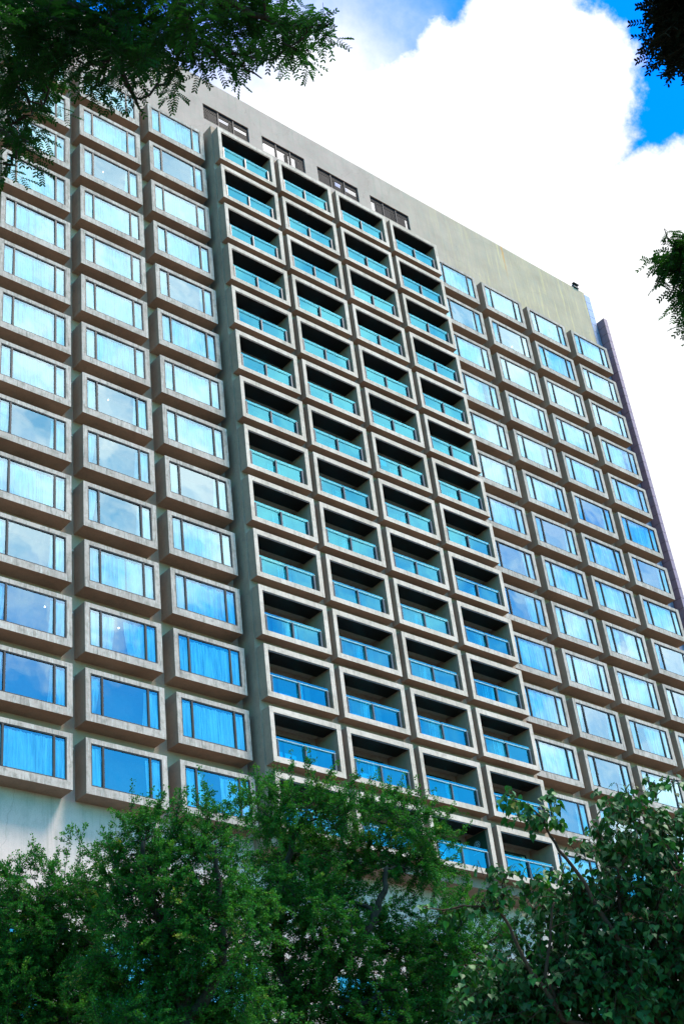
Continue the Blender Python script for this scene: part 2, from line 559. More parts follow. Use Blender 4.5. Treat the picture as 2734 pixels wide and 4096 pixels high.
spout_me = sp.mesh('spout', ['spout'], True)
lamp_me = MB().tube([(0, 0, 0), (0, 0, 0.05)], [0.024, 0.024], 10).mesh('ceiling_light', ['bulb'])
for c, xc in WCOL.items():
    for r in range(ROWS):
        zb = ZTW - r * H - HW
        bay = link('window_bay', bay_me, tower, (xc + random.uniform(-.012, .012), random.uniform(-.012, .012), zb + random.uniform(-.01, .01)))
        link('window_frame', frame_me, bay)
        link('pane', random.choice(panes), bay)
        link('curtain', random.choice(CUR[PLAN[c][r]]), bay)
        link('spout', spout_me, bay)
        spot = {('B', 2): (-0.36, 1.40), ('B', 7): (-0.37, 1.56), ('B', 11): (-0.10, 1.76), ('A', 11): (0.80, 1.75), ('I', 1): (0.22, 0.93)}.get((c, r))
        if spot:
            link('ceiling_light', lamp_me, bay, (spot[0], -0.6, spot[1]))

# ---- one balcony: concrete surround with its recess, slatted soffit, door, balustrade
IL, IR, IB, IT = -BB / 2 + 0.225, BB / 2 - 0.265, 0.275, HB - 0.275
def balcony_mesh():
    m = MB()
    x0, x1, z0, z1 = -BB / 2, BB / 2, 0.0, HB
    f, k, bk = -DB, 0.0, -0.15
    m.quad((x0, f, z0), (x1, f, z0), (IR, f, IB), (IL, f, IB))
    m.quad((x1, f, z0), (x1, f, z1), (IR, f, IT), (IR, f, IB))
    m.quad((x1, f, z1), (x0, f, z1), (IL, f, IT), (IR, f, IT))
    m.quad((x0, f, z1), (x0, f, z0), (IL, f, IB), (IL, f, IT))
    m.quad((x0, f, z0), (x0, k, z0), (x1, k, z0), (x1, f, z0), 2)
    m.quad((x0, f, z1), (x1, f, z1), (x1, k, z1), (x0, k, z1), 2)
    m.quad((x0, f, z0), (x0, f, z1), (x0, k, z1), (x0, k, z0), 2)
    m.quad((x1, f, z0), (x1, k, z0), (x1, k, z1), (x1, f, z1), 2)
    q = -DB + 0.18
    CT = IT + 0.14
    m.quad((IL, f, IB), (IR, f, IB), (IR, q, IB), (IL, q, IB))
    m.quad((IL, f, IT), (IL, q, IT), (IR, q, IT), (IR, f, IT))
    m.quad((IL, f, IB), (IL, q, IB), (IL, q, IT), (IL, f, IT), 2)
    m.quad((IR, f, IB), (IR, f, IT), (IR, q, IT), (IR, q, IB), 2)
    # recess lining
    m.quad((IL, q, IB - 0.05), (IR, q, IB - 0.05), (IR, bk, IB - 0.05), (IL, bk, IB - 0.05), 1)
    m.quad((IL, q, IB - 0.05), (IL, q, IB), (IR, q, IB), (IR, q, IB - 0.05), 1)
    m.quad((IL, q, CT), (IL, bk, CT), (IR, bk, CT), (IR, q, CT), 1)
    m.quad((IL, q, IT), (IL, q, CT), (IR, q, CT), (IR, q, IT), 1)
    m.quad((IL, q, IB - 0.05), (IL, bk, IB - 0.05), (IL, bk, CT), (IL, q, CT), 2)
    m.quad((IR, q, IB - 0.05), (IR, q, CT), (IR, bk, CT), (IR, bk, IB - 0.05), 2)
    m.quad((IL, bk, IB - 0.05), (IR, bk, IB - 0.05), (IR, bk, CT), (IL, bk, CT), 1)
    return m.mesh('balcony', ['balcony', 'bal_in', 'shaded_taupe'])

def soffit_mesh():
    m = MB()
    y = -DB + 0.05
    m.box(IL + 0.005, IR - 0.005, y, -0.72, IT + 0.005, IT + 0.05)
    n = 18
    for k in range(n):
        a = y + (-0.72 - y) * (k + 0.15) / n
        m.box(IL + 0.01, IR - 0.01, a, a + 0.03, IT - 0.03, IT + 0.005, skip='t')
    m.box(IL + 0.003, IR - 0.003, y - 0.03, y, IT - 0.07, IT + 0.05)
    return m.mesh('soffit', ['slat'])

DX0, DX1, DZ0, DZ1 = IL + 0.02, IR - 0.40, IB - 0.04, HB - 0.44
def door_mesh():
    m = MB()
    t, a, b = 0.055, -0.235, -0.16
    m.box(DX0, DX0 + t, a, b, DZ0, DZ1).box(DX1 - t, DX1, a, b, DZ0, DZ1)
    m.box(DX0 + t, DX1 - t, a, b, DZ1 - t, DZ1).box(DX0 + t, DX1 - t, a, b, DZ0, DZ0 + t)
    xm = (DX0 + DX1) / 2
    m.box(xm - 0.04, xm + 0.04, a, b, DZ0 + t, DZ1 - t)
    return m.mesh('door', ['frame'])

def simple_glass(x0, x1, y, z0, z1, mat, name, tilt=0.0):
    return MB().quad((x0, y, z0), (x1, y + tilt, z0), (x1, y + tilt, z1), (x0, y, z1)).mesh(name, [mat])

balc_me, soff_me, door_me = balcony_mesh(), soffit_mesh(), door_mesh()
door_glass_me = simple_glass(DX0 + 0.03, DX1 - 0.03, -0.2, DZ0 + 0.03, DZ1 - 0.03, 'glass', 'door_pane')
door_cur = [curtain_mesh([(DX0 + .06, DX0 + 0.5, DX0 + .06, DX0 + 0.6), (DX1 - 0.9, DX1 - .06, DX1 - 0.8, DX1 - .06)], 21, -0.175, DZ0 + 0.06, DZ1 - 0.1, 'door_curtain'),
            curtain_mesh([(DX0 + .06, DX0 + 1.3, DX0 + .06, DX0 + 1.3), (DX1 - 0.5, DX1 - .06, DX1 - 0.4, DX1 - .06)], 22, -0.175, DZ0 + 0.06, DZ1 - 0.1, 'door_curtain'),
            curtain_mesh([(DX1 - 1.0, DX1 - .06, DX1 - 1.1, DX1 - .06)], 23, -0.175, DZ0 + 0.06, DZ1 - 0.1, 'door_curtain')]
YG = -DB + 0.15
PX = (IL + 0.11, -0.15, IR - 0.26)
ZG0, ZG1, ZPST = IB + 0.03, IB + 1.07, IB + 0.89
def post_mesh():
    m = MB()
    m.box(-0.032, 0.032, -0.10, -0.015, 0, ZPST - IB)
    m.box(-0.06, 0.065, -0.115, 0.03, 0.0, 0.015, 0, 'b')
    m.box(-0.02, 0.02, -0.015, 0.02, 0.10, 0.16, 1).box(-0.02, 0.02, -0.015, 0.02, ZPST - IB - 0.18, ZPST - IB - 0.12, 1)
    m.box(0.036, 0.056, -0.10, -0.015, 0, ZPST - IB, 1)
    return m.mesh('post', ['post_dark', 'post'])
post_me = post_mesh()
bal_l = [simple_glass(PX[0] - 0.13, PX[1] - 0.015, YG, ZG0, ZG1, 'rail_glass', 'balustrade_pane', t) for t in (-.01, .0, .01)]
bal_r = [simple_glass(PX[1] + 0.015, PX[2] + 0.12, YG, ZG0, ZG1, 'rail_glass', 'balustrade_pane', t) for t in (-.01, .0, .01)]
rail_me = MB().tube([(PX[0] - 0.04, YG - 0.055, ZPST + 0.02), (PX[2] + 0.1, YG - 0.055, ZPST + 0.02)], 0.021, 6).mesh('handrail', ['rail'])
for c, xc in BCOL.items():
    for r in range(ROWS):
        zb = ZTB - r * H - HB
        b = link('balcony', balc_me, tower, (xc + random.uniform(-.01, .01), random.uniform(-.015, 0), zb + random.uniform(-.01, .01)))
        link('soffit', soff_me, b)
        link('door', door_me, b)
        link('door_pane', door_glass_me, b)
        link('door_curtain', random.choice(door_cur), b)
        link('balustrade_pane', random.choice(bal_l), b)
        link('balustrade_pane', random.choice(bal_r), b)
        link('handrail', rail_me, b)
        for x in PX:
            link('post', post_me, b, (x, YG, IB))
        if c == 'F' and r == 13:      # dark green board with a ringed emblem on the inner side wall
            x = IR - 0.012
            pb = MB().box(x, x + 0.01, -DB + 0.20, -0.24, IB + 0.02, IT - 0.06)
            link('sign_board', pb.mesh('sign_board', ['panel_green']), b)['label'] = 'dark green board with a ringed emblem'
            e = MB()
            ey, ez = -0.87, IT - 0.58
            xx = x - 0.006
            def arc(cy, cz, r0, r1, a0, a1, n):
                for i in range(n):
                    p, q = a0 + (a1 - a0) * i / n, a0 + (a1 - a0) * (i + 1) / n
                    e.quad(*[(xx, cy + rr * math.cos(t), cz + rr * math.sin(t)) for rr, t in ((r0, p), (r1, p), (r1, q), (r0, q))])
            arc(ey, ez, 0.185, 0.205, 0, 2 * math.pi, 40)
            for k in range(3):
                t = math.pi / 2 + k * 2 * math.pi / 3
                arc(ey + 0.065 * math.cos(t), ez + 0.065 * math.sin(t), 0.055, 0.095, t - 2.2, t + 2.2, 16)
            arc(ey, ez, 0.018, 0.045, 0, 2 * math.pi, 14)
            for i in range(6):
                y0 = ey + 0.16 - i * 0.065
                e.quad((xx, y0, ez - 0.30), (xx, y0 - 0.04, ez - 0.30), (xx, y0 - 0.04, ez - 0.25), (xx, y0, ez - 0.25))
            for i in range(13):
                y0 = ey + 0.33 - i * 0.055
                e.quad((xx, y0, ez - 0.41), (xx, y0 - 0.03, ez - 0.41), (xx, y0 - 0.03, ez - 0.37), (xx, y0, ez - 0.37))
            link('emblem', e.mesh('emblem', ['emblem']), b)

# ---- metal cladding at the right-hand corner
def clad_column(name, boxes, mats):
    m = MB()
    for (x0, x1, y0, y1, z0, z1, mi) in boxes:
        m.box(x0 + 0.02, x1 - 0.02, y0 + 0.02, y1, z0, z1 - 0.01, 2)
        z = z1
        while z > z0:
            a = max(z - 0.745, z0)
            m.box(x0, x1, y0, y1 - 0.03, a + 0.012, z - 0.012, mi)
            z -= 0.75
    return link(name, m.mesh(name, mats), tower)
clad_column('corner_cladding', [(XR + 0.06, 74.34, 0.02, 0.6, 20, 76.5, 0)], ['clad_blue', 'clad', 'slat'])
clad_column('cladding_fin', [(74.42, 74.80, -0.64, 3.0, 20, 73.9, 1)], ['clad_blue', 'clad', 'slat'])

# ---- podium behind the trees
pm = MB()
PWIN = [(5, 8), (9.5, 12.5), (14, 17), (18.5, 21.5), (23.2, 27.3), (29.05, 32.6), (34.4, 37.7), (41.42, 44.9), (47.0, 50.2), (52.4, 55.8), (58, 61.4), (63.6, 67), (69.2, 72.4)]
px_ = [XL] + [v for w in PWIN for v in w] + [74.9]
for i in range(0, len(px_), 2):
    pm.box(px_[i], px_[i + 1], -0.06, 20, 5.0, 20.9)
for a, b in PWIN:
    pm.box(a, b, -0.06, 20, 5.0, 8.0, skip='lr')
    pm.box(a, b, 0.35, 20, 8.0, 20.7, skip='lr')
    pm.box(a, b, -0.06, 20, 20.7, 20.9, skip='lr')
pm.box(XL, 74.9, 0.3, 20, 0.0, 5.0)
link('podium', pm.mesh('podium', ['podium']), tower)
for a, b in PWIN:
    w = MB()
    for z in (8.0, 11.2, 14.4, 17.6, 20.63):
        w.box(a, b, 0.06, 0.14, z, z + 0.07)
    for k in range(4):
        x = a + (b - a - 0.06) * k / 3
        w.box(x, x + 0.06, 0.05, 0.13, 8.07, 20.63)
    o = link('podium_window', w.mesh('podium_window', ['frame']), tower)
    link('pane', simple_glass(a, b, 0.10, 8.0, 20.7, 'glass', 'podium_pane'), o)

# ------------------------------------------------------------------ small things on the building
fl = tag(link('floodlight', None, None, (72.85, 0.12, ZROOF)), 'small dark floodlight standing on the roof edge near the cladding corner', 'floodlight')
hm = MB()
for s_ in (0,):
    a = [(-0.28, -0.22, 0.05), (0.28, -0.22, 0.05), (0.28, -0.10, 0.42), (-0.28, -0.10, 0.42)]
    b = [(-0.16, 0.22, 0.05), (0.16, 0.22, 0.05), (0.16, 0.20, 0.30), (-0.16, 0.20, 0.30)]
    hm.quad(*a); hm.quad(*reversed(b))
    for i in range(4):
        j = (i + 1) % 4
        hm.quad(a[j], a[i], b[i], b[j])
    hm.box(-0.31, 0.31, -0.27, -0.05, 0.42, 0.46)
link('housing', hm.mesh('housing', ['lamp']), fl)
link('bracket', MB().box(-0.3, 0.36, -0.06, 0.06, 0, 0.05).box(0.30, 0.35, -0.04, 0.04, 0.05, 0.3).mesh('bracket', ['lamp']), fl)
link('conduit', MB().tube([(-3.2, -0.05, 0.03), (-1.4, -0.05, 0.035), (0.9, -0.05, 0.03)], 0.035, 6).mesh('conduit', ['lamp']), fl)

def drape(px, z0, wd=0.55, mat='pink'):
    m = MB()
    n = 8
    prof = [(0.10, z0 - 0.28), (0.085, z0 - 0.02), (0.06, z0 + 0.025), (0.035, z0 - 0.02), (0.02, z0 - 0.42)]
    for i in range(n):
        for (ya, za), (yb, zb) in zip(prof, prof[1:]):
            wx = lambda k: px + wd * k / n
            wy = lambda k: 0.012 * math.sin(k * 1.9)
            m.quad((wx(i), ya + wy(i), za), (wx(i + 1), ya + wy(i + 1), za), (wx(i + 1), yb + wy(i + 1), zb), (wx(i), yb + wy(i), zb))
    return m.mesh('towel', [mat])
zt13 = ZTB - 13 * H - HB
tw = link('towel', drape(0, ZPST - 0.0), None, (BCOL['E'] - 1.25, YG + 0.005, zt13))
tw2 = link('towel', drape(0, ZPST, 0.42, 'linen'), None, (BCOL['F'] - 1.5, YG + 0.005, ZTB - 6 * H - HB))
tag(tw2, 'white towel hung over the glass of a balcony halfway up the third balcony column', 'towel')
tag(tw, 'pink towel hung over a balcony handrail behind the middle tree', 'towel')

# ------------------------------------------------------------------ ground
gm = MB().quad((-900, -900, 0), (900, -900, 0), (900, 900, 0), (-900, 900, 0))
tag(link('ground', gm.mesh('ground', ['ground'])), kind='structure')

# ------------------------------------------------------------------ trees
def norm(a):
    return a / (np.linalg.norm(a, axis=-1, keepdims=True) + 1e-9)

def leaves_object(name, parent, tv, tf, pos, d, nrm, size, tint, mat):
    """many copies of one leaf outline (tv: across, along, up) merged into a crown mesh"""
    pos, d, nrm = np.asarray(pos), norm(np.asarray(d)), np.asarray(nrm)
    s = norm(np.cross(d, nrm))
    nn = np.cross(s, d)
    size = np.asarray(size)[:, None, None]
    V = pos[:, None, :] + size * (tv[None, :, 0:1] * s[:, None, :] + tv[None, :, 1:2] * d[:, None, :] + tv[None, :, 2:3] * nn[:, None, :])
    N, kv = len(pos), len(tv)
    V = V.reshape(-1, 3)
    lt = np.array([len(f) for f in tf])
    li = np.concatenate([np.array(f) for f in tf])
    me = bpy.data.meshes.new(name)
    me.vertices.add(len(V))
    me.vertices.foreach_set('co', V.astype(np.float32).ravel())
    LI = (li[None, :] + (np.arange(N) * kv)[:, None]).ravel()
    me.loops.add(len(LI))
    me.loops.foreach_set('vertex_index', LI.astype(np.int32))
    LT = np.tile(lt, N)
    me.polygons.add(len(LT))
    me.polygons.foreach_set('loop_start', (np.cumsum(LT) - LT).astype(np.int32))
    me.polygons.foreach_set('loop_total', LT.astype(np.int32))
    at_ = me.attributes.new('tint', 'FLOAT', 'POINT')
    at_.data.foreach_set('value', np.repeat(np.asarray(tint, dtype=np.float32), kv))
    me.materials.append(MAT[mat])
    me.update(calc_edges=True)
    me.validate()
    return link(name, me, parent)

def bez(a, b, sag, n=6, wob=0.0):
    a, b = np.asarray(a, float), np.asarray(b, float)
    t = np.linspace(0, 1, n)[:, None]
    p = a * (1 - t) + b * t + np.asarray(sag)[None, :] * (4 * t * (1 - t))
    if wob:
        w = RNG.normal(0, wob, (n, 3))
        w[0] = w[-1] = 0
        p = p + w
    return p

def unit(n):
    return norm(RNG.normal(size=(n, 3)))

def fork(skel, p):
    """nearest point of the skeleton that is not above p by much"""
    best, bd = None, 1e9
    for poly, rad in skel:
        for q, r in zip(poly, rad):
            dd = np.linalg.norm(q - p) + 1.2 * max(0, q[2] - p[2])
            if dd < bd:
                bd, best, br = dd, q, r
    return best, br

def skeleton(tb, skel, blobs, rmax):
    """limbs to each blob centre, nearest blobs first"""
    order = sorted(blobs, key=lambda b: min(np.linalg.norm(q - b[0]) for poly, _ in skel for q in poly))
    for c, r in order:
        q, rq = fork(skel, c)
        if np.linalg.norm(q - c) < 0.1:
            continue
        p = bez(q, c, np.array([0, 0, -0.06]) * np.linalg.norm(c - q) + RNG.normal(0, 0.04, 3), 7, 0.03)
        r0 = min(rq * 0.7, rmax)
        rad = np.linspace(r0, max(0.012, r0 * 0.35), 7)
        tb.tube(p, rad, 6)
        skel.append((p, rad))

def blobpts(c, r, n, flat=(1, 1, 1)):
    u = unit(n) * (RNG.random((n, 1)) ** 0.42)
    return c + u * r * np.array(flat), u

def make_blobs(lst, dist, jitter, shrink=0.93):
    out = []
    for px, py, r in lst:
        dd = dist + RNG.uniform(-jitter, jitter)
        out.append((at(px, py, dd), r * shrink * K * dd / FPX))
    return out

LEAF_Q = np.array([(0, 0, 0), (0.36, 0.42, 0.05), (0.0, 1.0, -0.03), (-0.36, 0.42, 0.05)])
LEAF_QF = [(0, 1, 2, 3)]

def thorn_tree(label, base, stems, blobs, shoots, n_per, seed):
    global RNG
    RNG = np.random.default_rng(seed)
    root = tag(link('thorn_tree', None, None, tuple(base)), label, 'tree', 'small-leaved street trees before the hotel')
    inv = np.array(base)
    tb = MB()
    skel = []
    for pts, r0, r1 in stems:
        pts = np.array(pts, float)
        fine = [pts[0]]
        for a, b in zip(pts, pts[1:]):
            fine += list(bez(a, b, RNG.normal(0, 0.04, 3), 6, 0.02)[1:])
        fine = np.array(fine)
        rad = np.linspace(r0, r1, len(fine))
        tb.tube(fine, rad, 9)
        skel.append((fine, rad))
    skeleton(tb, skel, blobs, 0.07)
    P, D, N_, S, T = [], [], [], [], []
    def spray(start, direc, length, step, droop, sz, per):
        k = 6
        t = np.linspace(0, 1, k)[:, None]
        curl = RNG.normal(0, 0.13, 3)
        pts = start + direc * length * t + (np.array([0, 0, -droop]) + curl) * length * t ** 2
        tb.tube(pts, np.linspace(0.007, 0.0025, k), 3, 0, False)
        ns = max(3, int(length / step))
        tt = RNG.random(ns) * 0.95 + 0.05
        base_ = start + direc * length * tt[:, None] + (np.array([0, 0, -droop]) + curl) * length * tt[:, None] ** 2
        sprout = RNG.normal(0, 0.16)
        for _ in range(per):
            off = unit(ns)
            off[:, 2] = off[:, 2] * 0.7 + 0.15
            P.append(base_ + off * 0.03)
            D.append(norm(off + direc * 0.4))
            nn = unit(ns) * 0.85 + np.array([0.1, -0.25, 0.8])
            N_.append(nn)
            S.append(RNG.uniform(0.7, 1.25, ns) * sz)
            T.append(np.clip(RNG.normal(0.40, 0.09, ns) + sprout + 0.12 * (tt > 0.8), 0, 1))
    for c, r in blobs:
        nc = max(5, int(n_per * (r / 0.8) ** 2))
        cl, u = blobpts(c, r * 0.95, nc, (1, 1, 0.95))
        for p, uu in zip(cl, u):
            q, rq = fork(skel[-60:], p)
            tb.tube(bez(q, p, np.array([0, 0, -0.05]) + RNG.normal(0, 0.05, 3), 5, 0.015), np.linspace(0.014, 0.006, 5), 4, 0, False)
            light = RNG.random() < 0.06
            for _ in range(RNG.integers(5, 9)):
                dr = norm(uu * 0.7 + unit(1)[0] * 0.9 + np.array([0, 0, 0.1]))
                spray(p, dr, RNG.uniform(0.28, 0.65), 0.024, RNG.uniform(-0.1, 0.5), 0.039, 5)
                if light and RNG.random() < 0.7:
                    T[-1] = np.clip(T[-1] + 0.5, 0, 1)
                    T[-2] = np.clip(T[-2] + 0.5, 0, 1)
                    T[-3] = np.clip(T[-3] + 0.4, 0, 1)
    for c, r in blobs:
        for _ in range(7):
            uu = unit(1)[0]
            uu[2] = abs(uu[2]) * 0.8 + 0.1
            uu = norm(uu)
            p = c + uu * r * RNG.uniform(0.75, 1.0)
            up = norm(uu * 0.7 + np.array([0, 0, 0.8]) + unit(1)[0] * 0.35)
            L_ = RNG.uniform(0.35, 0.8)
            spray(p, up, L_, 0.026, RNG.uniform(-0.05, 0.25), 0.042, 3)
            for _ in range(3):
                spray(p + up * L_ * RNG.uniform(0.1, 0.7), norm(up + unit(1)[0] * 0.9), L_ * RNG.uniform(0.25, 0.45), 0.028, 0.1, 0.042, 3)
    for px, py, ln, lean, dd in shoots:
        p0 = at(px, py, dd)
        L_ = 1.35 * ln * K * dd / FPX
        up = norm(CU + CR * lean + unit(1)[0] * 0.12)
        q, rq = fork(skel, p0)
        tb.tube(bez(q, p0, RNG.normal(0, 0.03, 3), 5), np.linspace(0.012, 0.008, 5), 4, 0, False)
        spray(p0, up, L_, 0.022, 0.05, 0.048, 3)
        for _ in range(5):
            s = RNG.uniform(0.0, 0.75)
            spray(p0 + up * L_ * s, norm(up + unit(1)[0] * 0.9), L_ * RNG.uniform(0.2, 0.4), 0.026, 0.1, 0.048, 3)
    tr = tb.mesh('trunk', ['bark'], True)
    tr.transform(Matrix.Translation(Vector(-inv)))
    link('trunk', tr, root)
    leaves_object('crown', root, LEAF_Q, LEAF_QF, np.concatenate(P) - inv, np.concatenate(D), np.concatenate(N_), np.concatenate(S), np.concatenate(T), 'leaf_fine')

def ground_under(px, py, dist):
    p = at(px, py, dist)
    return np.array([p[0], p[1], 0.0])

# left tree
gA = ground_under(150, 2300, 31)
thorn_tree('shortest small-leaved tree, cut off by the left edge, before the plain lower wall', gA,
    [([gA, gA + [0.1, 0.1, 5.5], at(150, 2345, 31), at(120, 2200, 31), at(90, 2080, 31)], 0.20, 0.05),
     ([at(150, 2345, 31), at(215, 2230, 30.6), at(235, 2120, 30.6)], 0.09, 0.03)],
    make_blobs([(50, 2070, 85), (140, 2040, 70), (30, 2170, 110), (150, 2130, 95), (215, 2080, 55), (80, 2270, 120), (10, 2300, 110), (160, 2340, 80), (215, 2200, 70), (240, 2330, 60), (110, 2130, 80), (20, 2370, 95), (120, 2390, 90), (205, 2370, 85), (50, 2230, 80), (-90, 2200, 110), (-100, 2080, 90)], 31, 0.8),
    [(70, 2000, 55, 0.1, 31), (150, 1990, 70, 0.2, 31), (185, 1975, 70, -0.1, 31), (120, 2000, 40, 0.3, 31), (215, 2020, 60, 0.2, 31), (20, 2020, 40, 0.0, 31), (45, 2010, 45, 0.4, 31)], 29, 101)
# middle tree
gB = ground_under(430, 2300, 28)
thorn_tree('dense small-leaved tree between the two others, its tip reaching the third window column', gB,
    [([gB, gB + [0.1, 0.0, 5.0], at(430, 2345, 28), at(400, 2200, 28), at(345, 2060, 28), at(330, 1930, 28)], 0.22, 0.04),
     ([at(430, 2345, 28), at(510, 2200, 27.6), at(500, 2060, 27.6), at(490, 1940, 27.6)], 0.12, 0.035)],
    make_blobs([(305, 1960, 70), (340, 1910, 50), (270, 2050, 85), (380, 2000, 85), (455, 1950, 70), (500, 1900, 50), (360, 2110, 110), (485, 2050, 95), (290, 2180, 90), (400, 2230, 120), (520, 2160, 100), (350, 2320, 110), (470, 2330, 110), (560, 2070, 60), (300, 2390, 95), (420, 2400, 95), (535, 2270, 75), (590, 2390, 80), (300, 2270, 75), (450, 2150, 80), (240, 2270, 50)], 28, 0.9),
    [(330, 1890, 55, 0.25, 28), (360, 1880, 60, 0.2, 28), (395, 1900, 60, 0.3, 28), (300, 1930, 55, -0.3, 28), (440, 1900, 80, -0.4, 28), (478, 1880, 85, 0.0, 28), (510, 1880, 70, 0.2, 28), (545, 1890, 90, 0.1, 28), (560, 1900, 70, 0.4, 28), (265, 1990, 60, -0.3, 28)], 30, 202)
# right of the three
gC = ground_under(690, 2345, 32)
F0 = at(688, 2310, 32)
thorn_tree('largest small-leaved tree, with a black forked trunk, before the lowest balconies', gC,
    [([gC, gC + [0.05, 0.0, 6.0], F0 - np.array([0, 0, 1.2]), F0, at(650, 2230, 32), at(640, 2120, 32), at(645, 2000, 32), at(690, 1880, 32)], 0.26, 0.05),
     ([F0, at(735, 2255, 31.7), at(800, 2190, 31.6), at(850, 2120, 31.6), at(872, 2060, 31.6), at(885, 1990, 31.6)], 0.16, 0.045),
     ([F0, at(640, 2300, 32.2), at(590, 2285, 32.2), at(570, 2230, 32.2)], 0.07, 0.03),
     ([at(720, 2275, 31.8), at(760, 2290, 31.8), at(840, 2300, 31.6), at(930, 2260, 31.6)], 0.08, 0.04)],
    make_blobs([(620, 1880, 65), (690, 1850, 60), (760, 1860, 60), (640, 1970, 85), (735, 1950, 85), (870, 1880, 60), (930, 1890, 55), (980, 1920, 45), (850, 1970, 75), (940, 1970, 60), (1010, 1980, 40), (680, 2080, 100), (790, 2060, 80), (610, 2070, 70), (770, 2150, 80), (900, 2150, 90), (990, 2130, 75), (1050, 2090, 45), (860, 2250, 100), (970, 2240, 100), (1040, 2200, 80), (910, 2340, 100), (1030, 2330, 90), (1120, 2160, 60), (1110, 2280, 80), (590, 2180, 60), (650, 2170, 60), (620, 2270, 60), (745, 2310, 55), (700, 2225, 55), (600, 2345, 62), (540, 2345, 65), (660, 2345, 40), (730, 2360, 45), (690, 2285, 26), (800, 2340, 60), (800, 2400, 85), (870, 2390, 90), (970, 2390, 90), (1060, 2400, 80), (740, 2190, 55)], 32, 0.9),
    [(590, 1850, 70, 0.0, 32), (630, 1830, 50, -0.2, 32), (665, 1810, 60, 0.2, 32), (705, 1800, 60, 0.1, 32), (740, 1810, 55, 0.3, 32), (790, 1830, 50, 0.4, 32), (850, 1840, 50, 0.2, 32), (900, 1840, 50, 0.3, 32), (950, 1850, 50, 0.3, 32), (1020, 1950, 60, 0.9, 32)], 30, 303)

# ---- broad-leaved fig on the right
HEART = [(0, 0.0), (0.26, -0.04), (0.42, 0.12), (0.44, 0.30), (0.33, 0.52), (0.15, 0.72), (0.055, 0.88), (0, 1.12)]
tv, half = [], len(HEART)
for x, y in HEART:
    tv.append((x, y, 0.22 * abs(x) - 0.10 * y * y))
for x, y in HEART[1:-1]:
    tv.append((-x, y, 0.22 * abs(x) - 0.10 * y * y))
tv.append((0, 0.36, -0.02))
LEAF_H = np.array(tv)
mid = len(tv) - 1
Rr = list(range(half))
Ll = [0] + list(range(half, half + half - 2)) + [half - 1]
LEAF_HF = [(mid, Rr[i], Rr[i + 1]) for i in range(half - 1)] + [(mid, Ll[i + 1], Ll[i]) for i in range(half - 1)]

